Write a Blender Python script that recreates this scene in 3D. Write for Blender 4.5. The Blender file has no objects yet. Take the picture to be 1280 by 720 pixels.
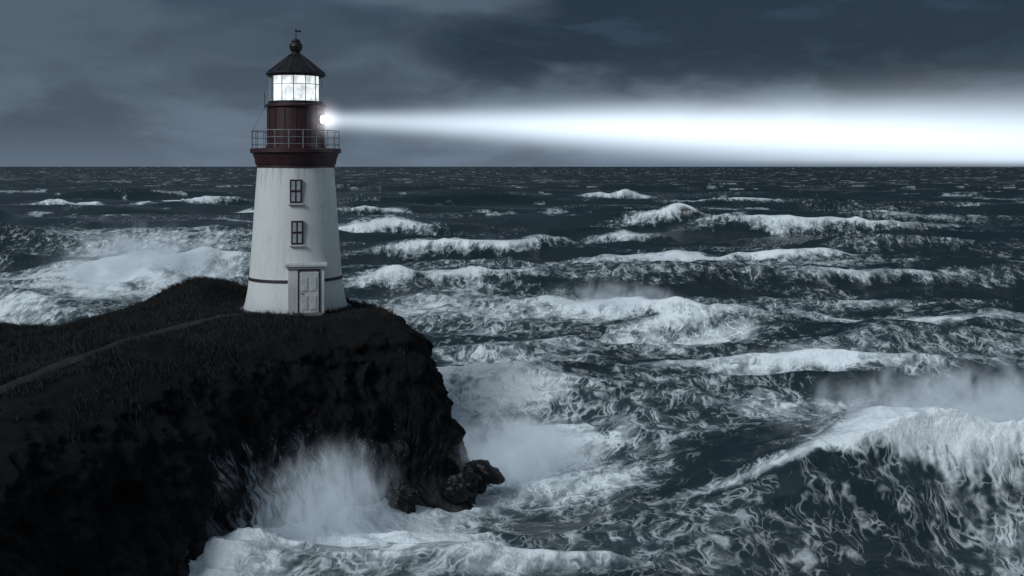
import bpy, math, random, bmesh
import numpy as np
from mathutils import Vector, Matrix
random.seed(4); RNG=np.random.default_rng(11)
sc=bpy.context.scene
sc.view_settings.view_transform='Standard'; sc.view_settings.look='None'; sc.view_settings.exposure=0

# ------------------------------------------------------------ node helpers
class NT:
    def __init__(s,tree): s.t=tree; s.n=tree.nodes; s.l=tree.links
    def node(s,typ,**kw):
        n=s.n.new(typ)
        for k,v in kw.items(): setattr(n,k,v)
        return n
    def put(s,sock,v):
        if isinstance(v,bpy.types.NodeSocket): s.l.new(v,sock)
        else: sock.default_value=v
    def m(s,op,a,b=None,c=None,clamp=False):
        n=s.node('ShaderNodeMath',operation=op,use_clamp=clamp)
        s.put(n.inputs[0],a)
        if b is not None: s.put(n.inputs[1],b)
        if c is not None: s.put(n.inputs[2],c)
        return n.outputs[0]
    def add(s,a,b): return s.m('ADD',a,b)
    def sub(s,a,b): return s.m('SUBTRACT',a,b)
    def mul(s,a,b): return s.m('MULTIPLY',a,b)
    def ss(s,x,lo,hi,t0=0.0,t1=1.0):
        n=s.node('ShaderNodeMapRange',interpolation_type='SMOOTHSTEP')
        s.put(n.inputs[0],x); s.put(n.inputs[1],lo); s.put(n.inputs[2],hi); s.put(n.inputs[3],t0); s.put(n.inputs[4],t1)
        return n.outputs[0]
    def mix(s,f,a,b):
        n=s.node('ShaderNodeMix',data_type='RGBA')
        s.put(n.inputs[0],f)
        s.put(n.inputs[6],a if isinstance(a,bpy.types.NodeSocket) else tuple(a)+(1,))
        s.put(n.inputs[7],b if isinstance(b,bpy.types.NodeSocket) else tuple(b)+(1,))
        return n.outputs[2]
    def noise(s,vec,scale,detail=4,rough=.55,dist=0.0,color=False):
        n=s.node('ShaderNodeTexNoise')
        s.put(n.inputs['Vector'],vec); s.put(n.inputs['Scale'],scale); n.inputs['Detail'].default_value=detail
        n.inputs['Roughness'].default_value=rough; n.inputs['Distortion'].default_value=dist
        return n.outputs['Color'] if color else n.outputs['Fac']
    def vm(s,op,a,b):
        n=s.node('ShaderNodeVectorMath',operation=op)
        s.put(n.inputs[0],a)
        if op=='SCALE': s.put(n.inputs[3],b)
        else: s.put(n.inputs[1],b)
        return n.outputs[0]
    def xyz(s,v):
        n=s.node('ShaderNodeSeparateXYZ'); s.put(n.inputs[0],v); return n.outputs
    def comb(s,x,y,z):
        n=s.node('ShaderNodeCombineXYZ'); s.put(n.inputs[0],x); s.put(n.inputs[1],y); s.put(n.inputs[2],z); return n.outputs[0]
    def attr(s,name):
        n=s.node('ShaderNodeAttribute',attribute_name=name); return n.outputs['Fac']
    def pos(s): return s.node('ShaderNodeNewGeometry').outputs['Position']
    def obj(s): return s.node('ShaderNodeTexCoord').outputs['Object']

def newmat(name):
    m=bpy.data.materials.new(name); m.use_nodes=True
    nt=NT(m.node_tree); bs=nt.n['Principled BSDF']
    return m,nt,bs

def simple(name,col,rough=.6,metal=0,var=.25,scale=6,bump=.15,bscale=30):
    m,nt,b=newmat(name)
    o=nt.obj()
    f=nt.noise(o,scale,5,.6)
    f=nt.ss(f,.3,.7)
    c=nt.mix(f,tuple(x*(1-var) for x in col),tuple(min(1,x*(1+var*.4)) for x in col))
    nt.put(b.inputs['Base Color'],c); b.inputs['Roughness'].default_value=rough; b.inputs['Metallic'].default_value=metal
    bp=nt.node('ShaderNodeBump'); bp.inputs['Strength'].default_value=bump; bp.inputs['Distance'].default_value=.02
    nt.put(bp.inputs['Height'],nt.noise(o,bscale,3)); nt.l.new(bp.outputs[0],b.inputs['Normal'])
    return m

# ------------------------------------------------------------ numpy noise
TABS={}
def vnoise(x,y,seed=0):
    if seed not in TABS: TABS[seed]=np.random.default_rng(seed).random((256,256)).astype(np.float32)
    T=TABS[seed]
    x=x.astype(np.float32) if hasattr(x,'astype') else x; y=y.astype(np.float32) if hasattr(y,'astype') else y
    xi=np.floor(x).astype(np.int32); yi=np.floor(y).astype(np.int32)
    fx=x-xi; fy=y-yi
    fx=fx*fx*(3-2*fx); fy=fy*fy*(3-2*fy)
    x0=xi&255; x1=(xi+1)&255; y0=yi&255; y1=(yi+1)&255
    return (T[x0,y0]*(1-fx)+T[x1,y0]*fx)*(1-fy)+(T[x0,y1]*(1-fx)+T[x1,y1]*fx)*fy
def fbm(x,y,seed=0,o=4,g=.5):
    s=0;a=1;t=0;c,sn=math.cos(.6),math.sin(.6)
    for i in range(o):
        s=s+a*vnoise(x,y,seed+i); t+=a; a*=g
        x,y=(c*x-sn*y)*2.03+17.1,(sn*x+c*y)*2.03+5.3
    return s/t
def sst(x,a,b):
    t=np.clip((x-a)/(b-a),0,1); return t*t*(3-2*t)

def gridmesh(name,X,Y,Z,attrs=None,mat=None,smooth=True):
    R,C=X.shape; co=np.stack([X,Y,Z],-1).reshape(-1,3).astype(np.float32)
    idx=np.arange(R*C,dtype=np.int32).reshape(R,C)
    q=np.stack([idx[:-1,:-1],idx[:-1,1:],idx[1:,1:],idx[1:,:-1]],-1).reshape(-1,4)
    return rawmesh(name,co,q,attrs,mat,smooth)
def rawmesh(name,co,f,attrs=None,mat=None,smooth=True):
    me=bpy.data.meshes.new(name); n=len(co); k=f.shape[1]
    me.vertices.add(n); me.vertices.foreach_set('co',np.ascontiguousarray(co,dtype=np.float32).ravel())
    me.loops.add(f.size); me.loops.foreach_set('vertex_index',f.astype(np.int32).ravel())
    me.polygons.add(len(f)); me.polygons.foreach_set('loop_start',np.arange(0,f.size,k,dtype=np.int32))
    me.polygons.foreach_set('use_smooth',np.full(len(f),smooth))
    me.update(calc_edges=True)
    for a,v in (attrs or {}).items():
        at=me.attributes.new(a,'FLOAT','POINT'); at.data.foreach_set('value',v.astype(np.float32).ravel())
    ob=bpy.data.objects.new(name,me); sc.collection.objects.link(ob)
    if mat: me.materials.append(mat)
    return ob

# ------------------------------------------------------------ headland shape
COAST=np.array([(-14,8),(-12.6,18),(-11.6,26),(-10.4,33),(-9.3,37),(-7.7,40.8),(-5.3,43.3),(-2.7,44.7),(-2.1,46.7),(-3.2,51),(-5.8,56),(-10,60),(-16,61),(-24,62),(-34,60),(-50,58),(-75,44),(-75,8)],float)
def sdf(x,y):
    d=np.full(x.shape,1e9); ins=np.zeros(x.shape,bool); n=len(COAST)
    for i in range(n):
        ax,ay=COAST[i]; bx,by=COAST[(i+1)%n]
        ex,ey=bx-ax,by-ay
        t=np.clip(((x-ax)*ex+(y-ay)*ey)/(ex*ex+ey*ey),0,1)
        d=np.minimum(d,np.hypot(x-ax-t*ex,y-ay-t*ey))
        c=((ay>y)!=(by>y))
        with np.errstate(divide='ignore',invalid='ignore'):
            xi=(bx-ax)*(y-ay)/(by-ay+1e-12)+ax
        ins^=(c&(x<xi))
    return np.where(ins,d,-d)
PATH=[(-12.3,47.9),(-13.6,46.2),(-15.4,42.5),(-16.6,38.5),(-17.3,34),(-17.9,28),(-18.2,20),(-18.6,10)]
def pathdist(x,y):
    d=np.full(x.shape,1e9)
    for (ax,ay),(bx,by) in zip(PATH[:-1],PATH[1:]):
        ex,ey=bx-ax,by-ay; t=np.clip(((x-ax)*ex+(y-ay)*ey)/(ex*ex+ey*ey),0,1)
        d=np.minimum(d,np.hypot(x-ax-t*ex,y-ay-t*ey))
    return d
LX,LY,LZ=-10.85,50.0,6.95
def land(x,y):
    d=sdf(x,y)
    w=(fbm(x/3.2,y/3.2,3,4)-.5)*1.4+(fbm(x/.9,y/.9,9,3)-.5)*.9
    d2=d-.05+w*np.clip(1-d/7,0.15,1)
    P=np.interp(x,[-60,-26,-21,-18,-12],[4.6,5.0,6.1,6.9,7.0])
    P=P-np.clip((46-y)/40,0,1)*1.6
    P=P+1.15*np.exp(-((x+16.2)/3.0)**2-((y-53)/3.0)**2)
    P=P+0.30*np.exp(-((x+7.6)/1.5)**2-((y-50.5)/3)**2)
    rl=np.hypot(x-LX,y-LY); pd=pathdist(x,y)
    flat=np.minimum(sst(rl,3,5.0),sst(pd,.5,1.6)*.85+.15)
    P=P+flat*((fbm(x/5,y/5,21,4)-.5)*1.1+(fbm(x/.8,y/.8,31,3)-.5)*.30)
    P=np.where(rl<5,P*sst(rl,3,5)+LZ*(1-sst(rl,3,5)),P)
    wid=np.interp(y,[10,30,42,60],[1.8,1.5,1.0,1.15])
    f=np.interp(d2/wid,[-3,0,.5,1.0,1.6,2.4,3.4,5,8],[-.5,0,.24,.48,.70,.86,.95,1,1])
    return P*f,d,f
nx,ny=560,760
gx=np.concatenate([np.linspace(-74,-30,60)[:-1],np.linspace(-30,1.5,nx)]); gy=np.linspace(10,66,ny)
GX,GY=np.meshgrid(gx,gy)
GZ,GD,GF=land(GX,GY)
face=sst(GF,.02,.2)*(1-sst(GF,.85,.99))
rg1=1-np.abs(2*fbm(GY/1.6+GX/4,GZ/1.1,57,4)-1)
ox=(fbm(GY/1.5,GZ/.8,41,4)-.5)*.9*face+(fbm(GY/.45+GX,GZ/.35,47,3)-.5)*.55*face+(rg1-.6)*.5*face
oy=(fbm(GX/1.3,GZ/.8,53,4)-.5)*.8*face-(rg1-.6)*.4*face
LXX,LYY=GX+ox,GY+oy
m,nt,b=newmat('headland_rock_turf')
o=nt.pos(); P=nt.xyz(o)
slope=nt.xyz(nt.node('ShaderNodeNewGeometry').outputs['Normal'])[2]
n1=nt.noise(o,.9,6,.65); n2=nt.noise(o,5,5,.6)
turf=nt.mix(nt.ss(n1,.35,.65),(.0027,.003,.0031),(.0065,.007,.007))
rock=nt.mix(nt.ss(n2,.35,.7),(.0022,.0025,.003),(.008,.0085,.010))
col=nt.mix(nt.ss(slope,.62,.85),rock,turf)
st=nt.noise(nt.comb(nt.mul(nt.add(P[1],nt.mul(P[0],.5)),2.6),nt.mul(P[2],.50),0.0),1.0,8,.76,.3)
yy=nt.m('ABSOLUTE',nt.sub(P[1],38.9))
top=nt.add(3.9,nt.mul(nt.sub(nt.noise(o,.8,3),.5),5.5))
hgt=nt.ss(nt.sub(top,P[2]),0.,3.4)
k=nt.mul(nt.mul(nt.ss(yy,5.6,1.5),hgt),nt.ss(nt.add(st,nt.mul(hgt,.12)),.53,.68))
col=nt.mix(nt.m('MULTIPLY',k,.85,clamp=True),col,(.66,.74,.80))
nt.put(b.inputs['Base Color'],col)
nt.put(b.inputs['Roughness'],nt.ss(P[2],.5,3.0,.35,.9))
b.inputs['Specular IOR Level'].default_value=.2
bp=nt.node('ShaderNodeBump'); bp.inputs['Strength'].default_value=.9; bp.inputs['Distance'].default_value=.14
nt.put(bp.inputs['Height'],nt.noise(o,3.5,7,.7)); nt.l.new(bp.outputs[0],b.inputs['Normal'])
gridmesh('headland',LXX,LYY,GZ,None,m)
# boulders awash at the foot of the cliff
rockm=simple('wet_rock',(.0045,.005,.006),.5,0,.6,3,.9,9)
rockm.node_tree.nodes['Principled BSDF'].inputs['Specular IOR Level'].default_value=.25
for (rx_,ry_,rz_,rs,sd) in ((-2.2,44.1,-.15,.65,2),(-1.5,45.6,-.15,.7,3),(-4.6,42.7,-.25,.6,4)):
    bpy.ops.mesh.primitive_ico_sphere_add(subdivisions=5,radius=1,location=(rx_,ry_,rz_)); ob=bpy.context.object; ob.name='boulder'
    n=len(ob.data.vertices); c=np.empty(n*3,np.float32); ob.data.vertices.foreach_get('co',c); c=c.reshape(-1,3)
    k=1+(fbm(c[:,0]*1.3+sd*9+c[:,2],c[:,1]*1.3+c[:,2]*.7,300+sd,4)-.5)*1.5
    c=c*k[:,None]*np.array([1.2,1,.9])*rs
    ob.data.vertices.foreach_set('co',c.astype(np.float32).ravel()); ob.data.update(); ob.data.materials.append(rockm)
    ob.data.polygons.foreach_set('use_smooth',np.ones(len(ob.data.polygons),bool))

# path sheet
pm=simple('trodden_gravel',(.0095,.0095,.010),.95,0,.5,2.5,.6,14)
pts=[]
for (ax,ay),(bx,by) in zip(PATH[:-1],PATH[1:]):
    for t in np.linspace(0,1,24,endpoint=False): pts.append((ax+(bx-ax)*t,ay+(by-ay)*t))
pts=np.array(pts); k=np.ones(15)/15
pts=np.stack([np.convolve(np.pad(pts[:,i],7,'edge'),k,'valid') for i in (0,1)],-1)
tg=np.gradient(pts,axis=0); tg/=np.linalg.norm(tg,axis=1,keepdims=True); nr=np.stack([-tg[:,1],tg[:,0]],-1)
wv=.40+.3*(vnoise(np.arange(len(pts))/5.,np.zeros(len(pts)),5)-.5)
PX=np.stack([pts[:,0]+nr[:,0]*s*wv for s in np.linspace(-1,1,7)],-1); PY=np.stack([pts[:,1]+nr[:,1]*s*wv for s in np.linspace(-1,1,7)],-1)
PZ,_,_=land(PX,PY); gridmesh('path',PX,PY,PZ+.035,None,pm)

# grass
N=110000
x=RNG.uniform(-32,-3,N*2); y=RNG.uniform(16,62,N*2)
z,dd,ff=land(x,y); keep=(ff>.68)&(RNG.random(N*2)<sst(ff,.66,.97)*.9+.1)&(np.hypot(x-LX,y-LY)>2.75)&(pathdist(x,y)>.36)&(fbm(x/1.7,y/1.7,61,3)>.40)
x,y,z=x[keep],y[keep],z[keep]; n=len(x)
h=(.10+.34*fbm(x/2.5,y/2.5,77,2)**1.5)*RNG.uniform(.6,1.3,n); a=RNG.uniform(0,6.283,n); w=RNG.uniform(.012,.03,n)
lean=RNG.normal(0,.09,(n,2))+np.array([-.12,.02])
co=np.empty((n,3,3)); co[:,0]=np.stack([x-np.cos(a)*w,y-np.sin(a)*w,z-.03],-1); co[:,1]=np.stack([x+np.cos(a)*w,y+np.sin(a)*w,z-.03],-1)
co[:,2]=np.stack([x+lean[:,0],y+lean[:,1],z+h],-1)
gm=simple('grass_blades',(.0062,.0070,.0065),.8,0,.6,.6,0,10)
rawmesh('grass',co.reshape(-1,3),np.arange(3*n).reshape(-1,3),None,gm,False)

# ------------------------------------------------------------ sea
K=17416.
v1=np.arange(.35,60,.42); v2=np.arange(60,550,.8); v3=np.arange(550,1300,6)
ry=K/np.concatenate([v1,v2,v3])
cs=np.concatenate([-np.geomspace(4,.57,40)[:-1],np.linspace(-.57,.57,960),np.geomspace(.57,4,40)[1:]])
RY,CS=np.meshgrid(ry,cs,indexing='ij')
RY=RY.astype(np.float32); CS=CS.astype(np.float32)
SX=CS*RY; SY=RY.copy()
dyy=np.abs(np.gradient(ry))[:,None].astype(np.float32)
rng=np.random.default_rng(5)
NW=60
lam=np.geomspace(62,.8,NW)*rng.uniform(.93,1.07,NW)
th=np.radians(-98)+rng.normal(0,.42,NW)*np.where(lam<9,1.3,.62)
ph=rng.uniform(0,6.283,NW)
A=.0100*lam**.90*np.interp(lam,[.8,4,10,20,62],[.7,.8,1.0,1.5,1.5])
near=.32+.68*sst(SY,50,95)       # sheltered, shoaling water in front of the headland
grp=(.45+1.1*fbm(SX/55,SY/40,91,2))*near; grp2=.30+1.1*fbm(SX/14,SY/9,93,2)
DX=np.zeros_like(SX);DY=np.zeros_like(SX);DZ=np.zeros_like(SX);CR=np.zeros_like(SX)
wx=(fbm(SX/30,SY/30,95,2)-.5)*14; wy=(fbm(SX/30,SY/30,97,2)-.5)*14
for i in range(NW):
    L=lam[i]; fade=sst(L/dyy,2.2,4.5)
    nr_=int((fade[:,0]>0).argmax())
    sl=slice(nr_,None)
    kx,ky=math.cos(th[i]),math.sin(th[i]); k=6.2832/L
    p=(k*(kx*(SX[sl]+wx[sl]*(L>5))+ky*(SY[sl]+wy[sl]*(L>5)))+ph[i]).astype(np.float32)
    a=(A[i]*fade[sl]*(grp[sl] if L>9 else grp2[sl])).astype(np.float32)
    c=np.cos(p); s=np.sin(p)
    DZ[sl]+=a*c; DX[sl]-=a*s*kx*1.0; DY[sl]-=a*s*ky*1.0; CR[sl]+=a*k*c
for (s1,s2,amp,sd) in ((12,4.8,.60,101),(3.8,1.6,.18,105),(1.4,.7,.05,109)):
    rr=1-np.abs(2*fbm(SX/s1+wy*.06,SY/s2+wx*.06,sd,2)-1)
    f=sst(s2*1.3/dyy,1.5,3.5)
    DZ+=amp*(rr**3-.35)*f
F=sst(CR,.62,1.25)*.65
# breakers : cx,cy,angle,half length,height,front width,back width,foam
BR=[(-148,336,2,17,3.6,4,12,1),(-106,322,-2,25,4.0,4,12,1),(46,430,0,17,5.2,6,14,1.1),(80,362,-3,24,3,4,10,.9),
(-40,300,-5,14,3,4,10,.9),(-78,290,3,14,2.4,4,9,.7),(-31,205,-4,15,3.0,3,9,1.05),(38,208,4,17,3.1,3,8,1.0),(60,196,-6,24,2.9,3,8,1.0),
(-7,155,5,18,2.4,2.8,7,.95),(21,188,2,9,1.9,2.5,6,.8),(32,138,-6,27,2.9,3.2,8,1.05),(-43,119,4,13,3.6,4,8,1.2),(-66,150,0,16,2.8,3,8,.9),
(10.5,92,-30,14,2.7,3.4,6,1.15),(33,88,-12,15,1.8,2.4,5,.8),(-8,112,9,16,1.9,2.6,6,.9),(19,66,-6,11,1.5,2.2,4,1.0),
(42,118,6,20,2.0,2.8,6,.65),(-2,73,-12,8,1.3,2.2,5,.5),(-22,86,6,9,1.0,2,5,.5),(100,250,0,20,1.8,3,8,.6),(14,270,2,12,1.8,3,8,.6),(-60,235,0,16,2.0,3,8,.7),(5,57,-20,8,1.4,2.4,4,.45),
(18,118,-8,18,2.2,4,8,.35),(27,77,12,13,1.7,3.2,5,.35),(60,150,8,20,2.6,4.4,9,.4)]
wig=(fbm(SX/9,SY/22,121,3)-.5)
crest_st=.35+1.3*fbm(SX/1.2,SY/6,125,3)
crest_bk=.25+1.5*fbm(SX/6,SY/3,127,4)
for (cx,cy,ang,L,h,wf,wb,fo) in BR:
    a=math.radians(ang); s=(SX-cx)*math.cos(a)+(SY-cy)*math.sin(a); t=-(SX-cx)*math.sin(a)+(SY-cy)*math.cos(a)
    t=t-wig*wb*1.3; e=np.exp(-np.abs(s/L)**2.2)
    p=np.where(t>0,np.exp(-(np.abs(t)/wb)**1.4),np.exp(-(t/wf)**2))*e
    hm=h*(.6+.8*fbm(SX/7,SY/7,131,2))
    DZ+=hm*p*.8; DY-=.5*h*p**3
    q=np.where(t>0,np.exp(-(t/(wb*.36*crest_bk))**2)*.8+.2*np.exp(-(t/wb)**2),np.exp(-(t/(wf*1.0*crest_st))**2))*e
    F=np.maximum(F,fo*q*1.2)
# main breaker near the camera
a=math.radians(4); s=(SX-15)*math.cos(a)+(SY-44.0)*math.sin(a); t=-(SX-15)*math.sin(a)+(SY-44.0)*math.cos(a)
t=t-(fbm(SX/6,SY/30,141,3)-.5)*2.6+.010*(s-1)**2
env=np.exp(-np.abs((s-5)/15)**3)
hh=3.3*env*(.80+.4*fbm(SX/3,SY/9,143,2))*np.interp(s,[-14,-8,0,5],[.25,.55,.95,1])
p=np.where(t>0,np.exp(-(np.abs(t)/5.5)**1.5),np.exp(-(t/3.3)**2))
calm=1-.5*np.exp(-(t/7)**2)*np.exp(-np.abs((s-3)/15)**4)
DZ=DZ*calm; F=F*np.clip(calm+.2,0,1)
DZ+=hh*p-1.1*np.exp(-((t+7)/3)**2)*env
DY-=.5*hh*p**4
rag=fbm(SX/1.4,SY/5,151,4)
spill=np.clip((s+2.0)*.55,0,5.2)*(.15+1.55*rag)
q=np.where(t>0,np.exp(-(t/(1.4+np.clip(s+2,0,8)*.45))**2),sst(t,-spill-1.2,-spill*.55))*env
q=np.where(s<-2.0,q*np.exp(-(t/.8)**2),q)
F=np.maximum(F,q*(.95+.35*fbm(SX/1.1,SY/2.2,153,4)))
DZ+=.60*sst(q,.3,.9)*np.clip((s+1)/4,0,1)*np.exp(-((t+spill*.6)/1.6)**2)*(.2+1.6*fbm(SX/.9,SY/.9,155,4))
mf=np.exp(-((t+3)/3.6)**2)*env
F=np.maximum(F,.36*mf)
# foam fields
PT=[(1.0,49.5,6.5,5,1.05),(-4.5,39.5,4.8,3.6,1.15),(-2.5,35.5,8,3.6,.95),(3.5,45,4.5,2.5,.7),(9,93,12,7,.85),(14,84,8,6,.85),(12,75,7,5,.75),(31,88,14,5,.6),(20,66,10,4.5,.9),(-5,100,14,16,.65),(0,72,10,9,.65),
(-46,116,16,12,1.05),(-62,170,24,18,.7),(-60,100,22,12,.8),(25,51,11,5,.95),(20,39,6,3,.42),(36,100,18,10,.5),(-2,58,7,7,.9),(8,40,9,5,.38),(14,54,10,5,.6),(-22,78,10,12,.6),(-10,135,14,14,.5),(35,128,22,9,.5)]
G=np.zeros_like(SX)
for cx,cy,rx,r2,am in PT:
    G=np.maximum(G,am*np.exp(-((SX-cx)/rx)**2-((SY-cy)/r2)**2))
G=G*(.20+1.55*fbm(SX/5+wy*.1,SY/2.2+wx*.12,161,5,.58))
F=F*(.62+.68*fbm(SX/2.6,SY/1.6,171,4))
sel=(SX>-80)&(SX<8)&(SY<72)
cd=np.full(SX.shape,99.,dtype=np.float32); cd[sel]=-sdf(SX[sel],SY[sel])
coastF=np.exp(-(np.clip(cd,0,99)/3.4)**1.5)*1.3
F=np.maximum(np.maximum(F,G),coastF*(.5+.75*fbm(SX/1.5,SY/1.5,175,4)))
base=(.33*sst(fbm(SX/26,SY/9,181,5),.44,.64)+.12)*(1-.40*sst(SY,90,200))
farw=sst(fbm(SX/13,SY/11,191,4,.6),.62,.76)*sst(SY,110,260)*.6
farw=np.maximum(farw,sst(fbm(SX/30,SY/34,195,3,.6),.64,.76)*sst(SY,400,900)*.55*np.clip(1-SY/6000,0,1))
F=np.maximum(np.maximum(F,base),farw)
DZ+=(fbm(SX/.8,SY/.6,201,3)-.5)*.26*sst(F,.6,1.0)*sst(.45/dyy,1,3.5)
swash=np.exp(-(np.clip(cd,0,99)/1.3)**2)*np.exp(-((SY-39.5)/6)**2)
DZ+=swash*(.2+1.3*fbm(SX/1.3,SY/1.3,205,4))*.8
DZ*=1-sst(SY,2500,6000)
far=sst(SY,70,900)

m,nt,b=newmat('storm_sea_water')
o=nt.pos(); P=nt.xyz(o); f=nt.attr('foam'); fr=nt.attr('far')
flatv=nt.comb(P[0],P[1],nt.mul(P[2],.6))
wc=nt.noise(flatv,.42,3,.55,color=True)
warp=nt.vm('SCALE',nt.vm('SUBTRACT',wc,(.5,.5,.5)),3.0)
vv=nt.vm('ADD',flatv,warp); vv=nt.vm('MULTIPLY',vv,(.95,.42,.8))
def lace(sc_,w):
    v=nt.node('ShaderNodeTexVoronoi',feature='DISTANCE_TO_EDGE'); nt.put(v.inputs['Vector'],vv); v.inputs['Scale'].default_value=sc_
    return nt.ss(v.outputs['Distance'],0.0,w,1.0,0.0)
l1=lace(.85,.11); l2=lace(2.8,.15)
la=nt.m('MAXIMUM',l1,nt.mul(l2,.8))
la=nt.mul(la,nt.ss(nt.noise(flatv,1.1,2),.36,.58))
n=nt.noise(vv,1.2,8,.70)
g=nt.m('MULTIPLY',f,3.5,clamp=True)
val=nt.add(f,nt.mul(g,nt.add(nt.mul(la,.36),nt.mul(nt.sub(n,.5),1.35))))
mask=nt.ss(val,.34,1.14)
mask=nt.mul(mask,nt.ss(nt.noise(flatv,7,4,.7),.2,.6,.76,1.0))
wat=nt.mix(nt.ss(f,.15,.8),(.0095,.021,.027),(.042,.075,.088))
col=nt.mix(mask,wat,(.84,.90,.94))
nt.put(b.inputs['Base Color'],col)
rg=nt.add(nt.mul(fr,.28),.17); rg=nt.add(rg,nt.mul(mask,.6))
nt.put(b.inputs['Roughness'],rg); b.inputs['IOR'].default_value=1.33
nt.put(b.inputs['Specular IOR Level'],nt.ss(mask,0.,1.,.5,.15))
bp=nt.node('ShaderNodeBump'); bp.inputs['Strength'].default_value=.6; bp.inputs['Distance'].default_value=.12
hb=nt.add(nt.noise(nt.vm('MULTIPLY',flatv,(1,1.6,1)),2.6,5,.62),nt.mul(mask,nt.noise(flatv,9,3,.7)))
nt.put(bp.inputs['Height'],hb)
bp2=nt.node('ShaderNodeBump'); bp2.inputs['Distance'].default_value=1.4; nt.put(bp2.inputs['Strength'],nt.mul(fr,.9))
nt.put(bp2.inputs['Height'],nt.noise(nt.vm('MULTIPLY',flatv,(.6,1,1)),.22,4,.65)); nt.l.new(bp.outputs[0],bp2.inputs['Normal'])
nt.l.new(bp2.outputs[0],b.inputs['Normal'])
gridmesh('sea',SX+DX,SY+DY,DZ,{'foam':F,'far':far},m)

# ------------------------------------------------------------ spray volumes
def spraymat(dens,seed,scale,asp=1.0):
    m=bpy.data.materials.new('spray_mist'); m.use_nodes=True; nt=NT(m.node_tree); nt.n.remove(nt.n['Principled BSDF'])
    o=nt.obj(); X=nt.xyz(o)
    r=nt.node('ShaderNodeVectorMath',operation='LENGTH'); nt.put(r.inputs[0],o)
    w=nt.pos(); w=nt.vm('ADD',w,(seed*7.3,seed*3.1,0)); w=nt.vm('MULTIPLY',w,(1,1,asp))
    nn=nt.noise(w,scale,4,.68,.7)
    d=nt.add(nt.sub(1.0,r.outputs['Value']),nt.mul(nt.sub(nn,.52),2.9))
    d=nt.mul(nt.ss(d,.05,1.1),dens)
    edge=nt.ss(r.outputs['Value'],1.0,.45)
    d=nt.mul(d,edge)
    pv=nt.node('ShaderNodeVolumePrincipled'); nt.put(pv.inputs['Density'],d); pv.inputs['Color'].default_value=(.88,.93,.97,1)
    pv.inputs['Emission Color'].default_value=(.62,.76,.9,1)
    nt.put(pv.inputs['Emission Strength'],nt.mul(d,.27))  # faint glow added in place of light scattered repeatedly through the spray
    nt.l.new(pv.outputs[0],nt.n['Material Output'].inputs['Volume'])
    m.cycles.volume_step_rate=1.1
    return m
SP=[((-43,117,1.4),(15,5,7.6),0,.5,.3,.8),((21.0,45.4,2.3),(10.5,3.0,3.6),0,1.1,.8,.8),((.0,48.0,.3),(5.5,3.2,2.5),10,.9,.9,.8),((-7.6,39.4,.2),(5.4,2.8,3.6),60,.85,1.3,.45),((19,66,.8),(8,2.2,2.0),0,.6,.8,.8),((10,92,1.6),(9,3,2.6),-28,.4,.6,.8)]
for i,(c,r,ang,dn,s_,asp) in enumerate(SP):
    bpy.ops.mesh.primitive_ico_sphere_add(subdivisions=3,radius=1,location=c)
    ob=bpy.context.object; ob.name='sea_spray'; ob.scale=r; ob.rotation_euler[2]=math.radians(ang)
    ob.data.materials.append(spraymat(dn,i+1,s_,asp))
cl=[]
def burst(c,r,n,up):
    p=RNG.normal(0,.5,(n,3))*np.array(r); p[:,2]=np.abs(p[:,2])*up; p=p+np.array(c); cl.append(p)
burst((-42,116,1),(13,4,4),2000,1.2); burst((21,44.6,2.2),(7,1.6,1.6),4500,1.1); burst((.5,47,.3),(3.5,2.5,1.2),2000,1.1)
burst((-7.6,38.6,.2),(2.8,3.6,2.4),3000,1.0); burst((9,91,1.5),(6,2.5,1.0),700,1.1)
p=np.concatenate(cl); n=len(p); sz=RNG.uniform(.004,.014,n)*(p[:,1]/45)**.6
oc=np.array([(1,0,0),(-1,0,0),(0,1,0),(0,-1,0),(0,0,1.6),(0,0,-1.6)],float)
of=np.array([(0,2,4),(2,1,4),(1,3,4),(3,0,4),(2,0,5),(1,2,5),(3,1,5),(0,3,5)])
co=(p[:,None,:]+oc[None]*sz[:,None,None]).reshape(-1,3); ff=(of[None]+6*np.arange(n)[:,None,None]).reshape(-1,3)
dm=simple('water_droplets',(.6,.66,.72),.4,0,.1,5,0,5)
rawmesh('spray_droplets',co,ff,None,dm,True)

# ------------------------------------------------------------ lighthouse
LH=bpy.data.objects.new('lighthouse',None); sc.collection.objects.link(LH); LH.location=(LX,LY,LZ); LH.rotation_euler[2]=math.radians(12.2)
def adopt(ob,name,mat):
    ob.name=name; ob.data.name=name
    if mat: ob.data.materials.clear(); ob.data.materials.append(mat)
    ob.parent=LH
    return ob
def lathe(name,prof,mat,seg=72,smooth=True):
    co=[];f=[]
    for r,z in prof:
        for i in range(seg):
            a=2*math.pi*i/seg; co.append((r*math.cos(a),r*math.sin(a),z))
    for j in range(len(prof)-1):
        for i in range(seg):
            k=(i+1)%seg; f.append((j*seg+i,j*seg+k,(j+1)*seg+k,(j+1)*seg+i))
    ob=rawmesh(name,np.array(co),np.array(f),None,mat,False); ob.parent=LH
    if smooth:
        me=ob.data; me.polygons.foreach_set('use_smooth',np.ones(len(me.polygons),bool))
        try: me.set_sharp_from_angle(angle=math.radians(32))
        except Exception: pass
    return ob
def box(name,c,s,mat,bev=.015,rot=0):
    bpy.ops.mesh.primitive_cube_add(size=1,location=c); ob=bpy.context.object; ob.rotation_euler[2]=rot
    ob.data.transform(Matrix.Diagonal((s[0],s[1],s[2],1)))
    if bev:
        md=ob.modifiers.new('b','BEVEL'); md.width=bev; md.segments=2
    return adopt(ob,name,mat)
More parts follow.
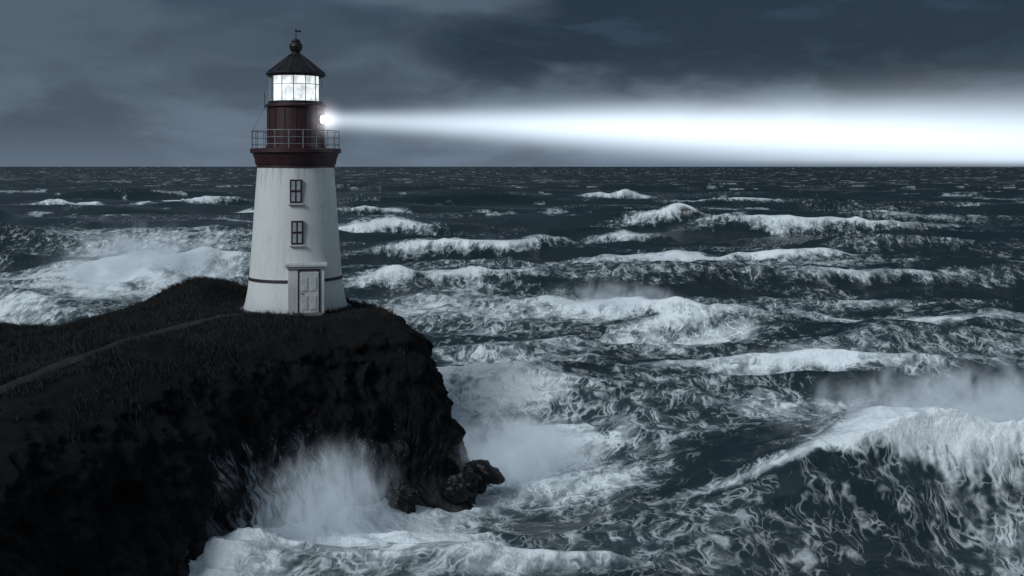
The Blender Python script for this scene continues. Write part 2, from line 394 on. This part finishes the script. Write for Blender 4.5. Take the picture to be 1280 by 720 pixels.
def rod(name,a,b_,r,mat,parent=True):
    a,b_=Vector(a),Vector(b_); d=b_-a
    bpy.ops.mesh.primitive_cylinder_add(radius=r,depth=d.length,location=(a+b_)/2,vertices=10)
    ob=bpy.context.object; ob.rotation_mode='QUATERNION'; ob.rotation_quaternion=d.to_track_quat('Z','Y')
    return adopt(ob,name,mat)
white,nt,b=newmat('white_render')
o=nt.obj(); X=nt.xyz(o)
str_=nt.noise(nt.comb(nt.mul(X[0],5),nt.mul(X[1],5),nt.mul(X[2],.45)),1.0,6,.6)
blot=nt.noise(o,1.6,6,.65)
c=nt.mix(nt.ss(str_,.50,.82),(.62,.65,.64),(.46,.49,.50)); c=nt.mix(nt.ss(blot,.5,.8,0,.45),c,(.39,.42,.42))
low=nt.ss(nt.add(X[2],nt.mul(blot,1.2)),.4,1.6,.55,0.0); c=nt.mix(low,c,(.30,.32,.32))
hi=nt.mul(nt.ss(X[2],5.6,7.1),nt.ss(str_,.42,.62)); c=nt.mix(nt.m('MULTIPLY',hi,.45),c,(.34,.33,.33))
nt.put(b.inputs['Base Color'],c); b.inputs['Roughness'].default_value=.7
bp=nt.node('ShaderNodeBump'); bp.inputs['Strength'].default_value=.35; bp.inputs['Distance'].default_value=.03
nt.put(bp.inputs['Height'],nt.noise(o,9,6,.6)); nt.l.new(bp.outputs[0],b.inputs['Normal'])
red=simple('dark_red_paint',(.036,.0115,.014),.5,0,.5,3,.3,20)
roofm=simple('roof_iron',(.009,.007,.0075),.5,.1,.5,3,.3,20)
iron=simple('gallery_iron',(.03,.03,.034),.5,.3,.4,8,.1,30)
pale=simple('pale_iron',(.22,.24,.25),.5,.1,.3,8,.1,30)
frame=simple('window_frame',(.025,.016,.016),.5,0,.3,9,.1,30)
band=simple('black_band',(.02,.018,.02),.6,0,.3,4,.1,30)
doorm=simple('door_paint',(.48,.51,.50),.55,0,.25,4,.2,20)
stone=simple('footing_stone',(.10,.105,.11),.85,0,.5,3,.6,10)
glassd,nt,b=newmat('window_glass'); b.inputs['Roughness'].default_value=.12
nt.put(b.inputs['Base Color'],nt.mix(nt.noise(nt.obj(),4,2),(.16,.19,.22),(.45,.5,.52)))

def R(z): return float(np.interp(z,[0,.35,1.0,1.9,7.1],[2.56,2.46,2.34,2.25,1.88]))
zs=[-.5,0,.35,.7,1.0,1.45,1.9]+list(np.linspace(2.4,7.0,12))
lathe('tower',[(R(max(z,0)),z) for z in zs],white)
lathe('footing',[(2.75,-.6),(2.75,.0),(2.70,.04),(2.45,.04)],stone)
lathe('tower_band',[(R(1.45)-.02,1.44),(R(1.45)+.035,1.445),(R(1.6)+.035,1.585),(R(1.6)-.02,1.59)],band)
lathe('gallery_corbel',[(1.86,6.98),(1.93,7.0),(1.93,7.12),(1.98,7.16),(2.03,7.45),(2.10,7.62),(2.10,7.68),(2.20,7.72),(2.24,7.74),(2.24,7.92),(2.20,7.94),(0.5,7.94)],red)
lathe('watch_room',[(1.46,7.93),(1.46,8.05),(1.40,8.10),(1.38,9.95),(1.44,9.98),(1.50,10.02),(1.50,10.12),(1.44,10.16),(1.30,10.165),(.3,10.165)],red)
for i in range(16):
    a=2*math.pi*i/16; rod('watch_room_rib_%d'%i,(1.405*math.cos(a),1.405*math.sin(a),8.1),(1.395*math.cos(a),1.395*math.sin(a),9.96),.02,red)
for i in range(20):
    a=2*math.pi*(i+.5)/20; cx,cy=2.16*math.cos(a),2.16*math.sin(a)
    rod('railing_post_%d'%i,(cx,cy,7.93),(cx,cy,8.82),.022,pale)
def torus(name,R_,r,z,mat):
    bpy.ops.mesh.primitive_torus_add(major_radius=R_,minor_radius=r,location=(0,0,z),major_segments=64,minor_segments=8); return adopt(bpy.context.object,name,mat)
for j,z in enumerate((8.15,8.48,8.82)): torus('railing_rail_%d'%j,2.16,.020 if z>8.8 else .012,z,pale)
lathe('lantern_sill',[(1.30,10.16),(1.36,10.17),(1.36,10.28),(1.28,10.30)],roofm)
NP=14
for i in range(NP):
    a=2*math.pi*(i+.3)/NP; cx,cy=1.31*math.cos(a),1.31*math.sin(a)
    rod('lantern_mullion_%d'%i,(cx,cy,10.25),(cx,cy,11.56),.022,pale)
torus('lantern_glazing_bar',1.31,.016,11.12,pale)
lathe('lantern_top_ring',[(1.28,11.52),(1.37,11.52),(1.37,11.62),(1.28,11.64)],roofm)
gl,nt,b=newmat('lantern_glass')
nt.n.remove(b); tr=nt.node('ShaderNodeBsdfTransparent'); tr.inputs[0].default_value=(.93,.96,.97,1); gs=nt.node('ShaderNodeBsdfGlossy'); gs.inputs['Roughness'].default_value=.05
mx=nt.node('ShaderNodeMixShader'); mx.inputs[0].default_value=.06; nt.l.new(tr.outputs[0],mx.inputs[1]); nt.l.new(gs.outputs[0],mx.inputs[2]); nt.l.new(mx.outputs[0],nt.n['Material Output'].inputs[0])
lathe('lantern_glass',[(1.285,10.28),(1.285,11.54)],gl)
def emis(name,col,s,lo=.75):
    m,nt,b=newmat(name); b.inputs['Base Color'].default_value=(.8,.8,.8,1)
    nt.put(b.inputs['Emission Color'],nt.mix(nt.ss(nt.noise(nt.obj(),2.2,3),.35,.65),tuple(c*lo for c in col),col)); b.inputs['Emission Strength'].default_value=s; return m
lens=emis('fresnel_lens_lit',(1,.99,.93),2.2)
diff=emis('lantern_inner_glow',(.92,.95,.93),1.2,.5)
prof=[(.15,10.3)]
for i in range(13):
    z=10.35+i*.09; r=.66+.16*math.sin(math.pi*i/12); prof+=[(r,z),(r+.05,z+.045)]
prof.append((.15,11.55)); lathe('fresnel_lens',prof,lens,40)
lathe('lantern_glow_drum',[(1.12,10.2),(1.12,11.6)],diff,48)  # glowing cylinder added behind the panes so the lantern looks lit inside
lathe('lantern_roof',[(1.30,11.60),(1.47,11.60),(1.49,11.66),(1.42,11.74),(1.12,12.0),(.80,12.27),(.50,12.50),(.30,12.64),(.22,12.74),(.0,12.74)],roofm,14,False)
for i in range(14):
    a=2*math.pi*i/14; rod('roof_rib_%d'%i,(1.43*math.cos(a),1.43*math.sin(a),11.75),(.30*math.cos(a),.30*math.sin(a),12.66),.022,roofm)
lathe('roof_ventilator',[(.20,12.70),(.20,12.80),(.26,12.84),(.30,12.95),(.33,13.08),(.28,13.22),(.18,13.30),(.22,13.33),(.18,13.40),(.05,13.46),(0,13.5)],roofm,24)
rod('roof_finial',(0,0,13.4),(0,0,13.98),.022,iron)
box('wind_vane',(.10,0,13.84),(.30,.015,.09),iron,0)
rod('aerial_stay',(-2.12,-.1,8.82),(-1.52,-.1,10.1),.016,pale); rod('aerial_pole',(-1.52,-.1,9.9),(-1.52,-.1,10.75),.018,iron)
rod('aerial_arm',(-1.52,-.1,10.05),(-1.35,-.1,10.05),.014,iron)
for wi,(wx_,wz) in enumerate(((0.0,5.85),(.06,3.86))):
    yf=-R(wz)-.01
    box('window_frame_%d'%wi,(wx_,yf+.03,wz),(.58,.22,1.14),frame,.02)
    for k,(px,pz) in enumerate(((-.125,.27),(.125,.27),(-.125,-.27),(.125,-.27))):
        box('window_pane_%d_%d'%(wi,k),(wx_+px,yf-.085,wz+pz),(.17,.02,.43),glassd,.004)
    box('window_sill_%d'%wi,(wx_,yf-.03,wz-.62),(.74,.30,.08),white,.015)
PC=.48
box('porch_body',(PC,-2.25,1.14),(1.70,1.25,2.28),white,.02)
box('porch_roof',(PC,-2.28,2.345),(2.0,1.50,.13),doorm,.02)
box('porch_cornice',(PC,-2.27,2.23),(1.82,1.38,.09),white,.015)
box('door',(PC+.12,-2.885,1.02),(.92,.05,1.96),doorm,.01)
for nm,cx,cz,sx,sz_ in (('l',PC+.12-.49,1.05,.05,2.10),('r',PC+.12+.49,1.05,.05,2.10),('t',PC+.12,2.125,1.04,.05)):
    box('door_frame_'+nm,(cx,-2.90,cz),(sx,.08,sz_),frame,.01)
for k in range(4):
    box('door_panel_%d'%k,(PC+.12+(-.21 if k%2 else .21),-2.92,.58+(k//2)*.88),(.30,.03,.66),doorm,.01)
rod('door_handle',(PC-.2,-2.93,1.02),(PC-.2,-2.98,1.02),.03,iron)
box('door_step',(PC+.12,-3.1,.03),(1.3,.5,.14),stone,.02)
BZ=9.38
ax=math.radians(-12.2-20)
bx_,by_=math.cos(ax),math.sin(ax)
rod('beacon_housing',(1.25*bx_,1.25*by_,BZ),(1.52*bx_,1.52*by_,BZ),.26,iron)
bpy.ops.mesh.primitive_uv_sphere_add(segments=24,ring_count=16,radius=.2,location=(1.54*bx_,1.54*by_,BZ)); bpy.ops.object.shade_smooth()
adopt(bpy.context.object,'beacon_lamp',emis('beacon_lamp_lit',(1,.97,.92),9))

# ------------------------------------------------------------ light beam and halo: scattered light put in as self-glowing volumes
def volmat(name,step):
    m=bpy.data.materials.new(name); m.use_nodes=True; nt=NT(m.node_tree); nt.n.remove(nt.n['Principled BSDF'])
    m.cycles.volume_step_rate=step
    return m,nt
m,nt=volmat('beam_glow',.07)
o=nt.obj(); X=nt.xyz(o)
Rr=nt.add(nt.mul(X[0],.062),.55)
zc=nt.mul(X[0],-.024)
zr=nt.sub(X[2],zc)
dist=nt.m('SQRT',nt.add(nt.mul(X[1],X[1]),nt.mul(zr,zr)))
q=nt.m('DIVIDE',dist,Rr)
body=nt.m('ADD',nt.m('POWER',nt.ss(q,1.2,-.15),1.3),nt.mul(nt.m('POWER',nt.ss(q,2.0,0.),2.),.34))
e=nt.m('DIVIDE',body,Rr)
e=nt.mul(e,nt.ss(X[2],-2.45,-1.9))
e=nt.mul(e,nt.ss(X[0],0.,18.,.48,1.0)); e=nt.mul(e,nt.ss(X[0],20.,62.,1.0,.35)); e=nt.mul(e,nt.ss(X[0],118.,70.))
em=nt.node('ShaderNodeEmission'); em.inputs[0].default_value=(.78,.89,1,1); nt.put(em.inputs[1],nt.mul(e,.84))
nt.l.new(em.outputs[0],nt.n['Material Output'].inputs['Volume'])
co=[];seg=24
XS=(0,5,20,60,120)
for X_ in XS:
    r=1.1+.122*X_; zc_=-.024*X_
    for i in range(seg):
        a=2*math.pi*i/seg; co.append((X_,r*math.cos(a),max(-2.46,zc_+r*math.sin(a))))
bm_f=[]
for j in range(len(XS)-1):
    for i in range(seg):
        k=(i+1)%seg; bm_f.append((j*seg+i,j*seg+k,(j+1)*seg+k,(j+1)*seg+i))
bm_f.append(tuple(reversed(range(seg)))); n_=len(XS)-1; bm_f.append(tuple(range(n_*seg,(n_+1)*seg)))
me=bpy.data.meshes.new('light_beam'); me.from_pydata(co,[],bm_f); me.update()
bm=bmesh.new(); bm.from_mesh(me); bmesh.ops.recalc_face_normals(bm,faces=bm.faces)
if bm.calc_volume(signed=True)<0: bmesh.ops.reverse_faces(bm,faces=bm.faces)
bm.to_mesh(me); bm.free()
ob=bpy.data.objects.new('light_beam',me); sc.collection.objects.link(ob); me.materials.append(m)
ob.location=(LX+1.45,LY,LZ+BZ); ob.rotation_euler[2]=math.radians(4)
m,nt=volmat('lamp_halo',.4)
o=nt.obj(); r=nt.node('ShaderNodeVectorMath',operation='LENGTH'); nt.put(r.inputs[0],o)
e=nt.m('POWER',nt.ss(r.outputs['Value'],1.0,-.3),4.0)
em=nt.node('ShaderNodeEmission'); em.inputs[0].default_value=(.95,.93,1,1); nt.put(em.inputs[1],nt.mul(e,2.4))
nt.l.new(em.outputs[0],nt.n['Material Output'].inputs['Volume'])
bpy.ops.mesh.primitive_ico_sphere_add(subdivisions=3,radius=1,location=(1.70*bx_,1.70*by_,BZ)); h_=bpy.context.object; h_.scale=(1.9,1.9,1.9); adopt(h_,'beacon_halo',m)

# ------------------------------------------------------------ world
w=bpy.data.worlds.new('World'); sc.world=w; w.use_nodes=True; nt=NT(w.node_tree)
bg=nt.n['Background']
D=nt.node('ShaderNodeTexCoord').outputs['Generated']; X=nt.xyz(D)
hor=nt.m('SQRT',nt.add(nt.mul(X[0],X[0]),nt.mul(X[1],X[1])))
el=nt.m('DIVIDE',X[2],nt.m('MAXIMUM',hor,.02))
elc=nt.m('MINIMUM',nt.m('MAXIMUM',el,-.2),3.0)
cv=nt.comb(nt.mul(X[0],2.8),nt.mul(X[1],2.8),nt.mul(elc,8.0))
wn=nt.noise(cv,1.2,3,.5,color=True); cv2=nt.vm('ADD',cv,nt.vm('SCALE',nt.vm('SUBTRACT',wn,(.5,.5,.5)),.6))
n1=nt.noise(cv2,1.4,8,.48); n2=nt.noise(cv2,4.5,7,.55)
cl_=nt.add(nt.mul(n1,.75),nt.mul(n2,.25))
lowc=nt.mix(nt.ss(elc,.0,.13),(.125,.168,.232),(.076,.102,.138))
darkc=(.006,.014,.029)
edge=nt.add(X[0],nt.mul(nt.sub(n1,.5),.7))
bank=nt.mul(nt.ss(edge,-.12,.10),nt.ss(nt.add(elc,nt.mul(nt.sub(n2,.5),.10)),.045,.11))
c=nt.mix(nt.ss(cl_,.42,.60,0,.66),lowc,(.026,.041,.066))
c=nt.mix(nt.mul(bank,.93),c,darkc)
c=nt.mix(nt.mul(nt.mul(bank,nt.ss(n2,.48,.68)),.40),c,(.035,.06,.095))
hz=nt.mul(nt.ss(elc,.045,-.005),.5)
c=nt.mix(hz,c,(.15,.20,.27))
c=nt.mix(nt.ss(elc,.25,1.0),c,(.12,.158,.195))
sky=nt.node('ShaderNodeTexSky',sky_type='NISHITA'); sky.sun_disc=False; sky.sun_elevation=math.radians(35); sky.sun_rotation=math.radians(215)
sk=nt.vm('SCALE',sky.outputs[0],.004)
nt.put(bg.inputs[0],nt.vm('ADD',c,sk)); bg.inputs[1].default_value=1.0

sun=bpy.data.lights.new('sun','SUN'); sun.energy=2.1; sun.angle=math.radians(25); sun.color=(.91,.965,1)
so=bpy.data.objects.new('sun',sun); sc.collection.objects.link(so)
dv=Vector((.62,.62,-.62)); so.rotation_euler=dv.to_track_quat('-Z','Y').to_euler()

cam=bpy.data.cameras.new('camera'); co_=bpy.data.objects.new('camera',cam); sc.collection.objects.link(co_)
co_.location=(0,0,14); co_.rotation_euler=(math.radians(90),0,0); cam.lens=35; cam.sensor_width=36; cam.shift_y=-152/1280
cam.clip_end=120000; cam.clip_start=.1; sc.camera=co_
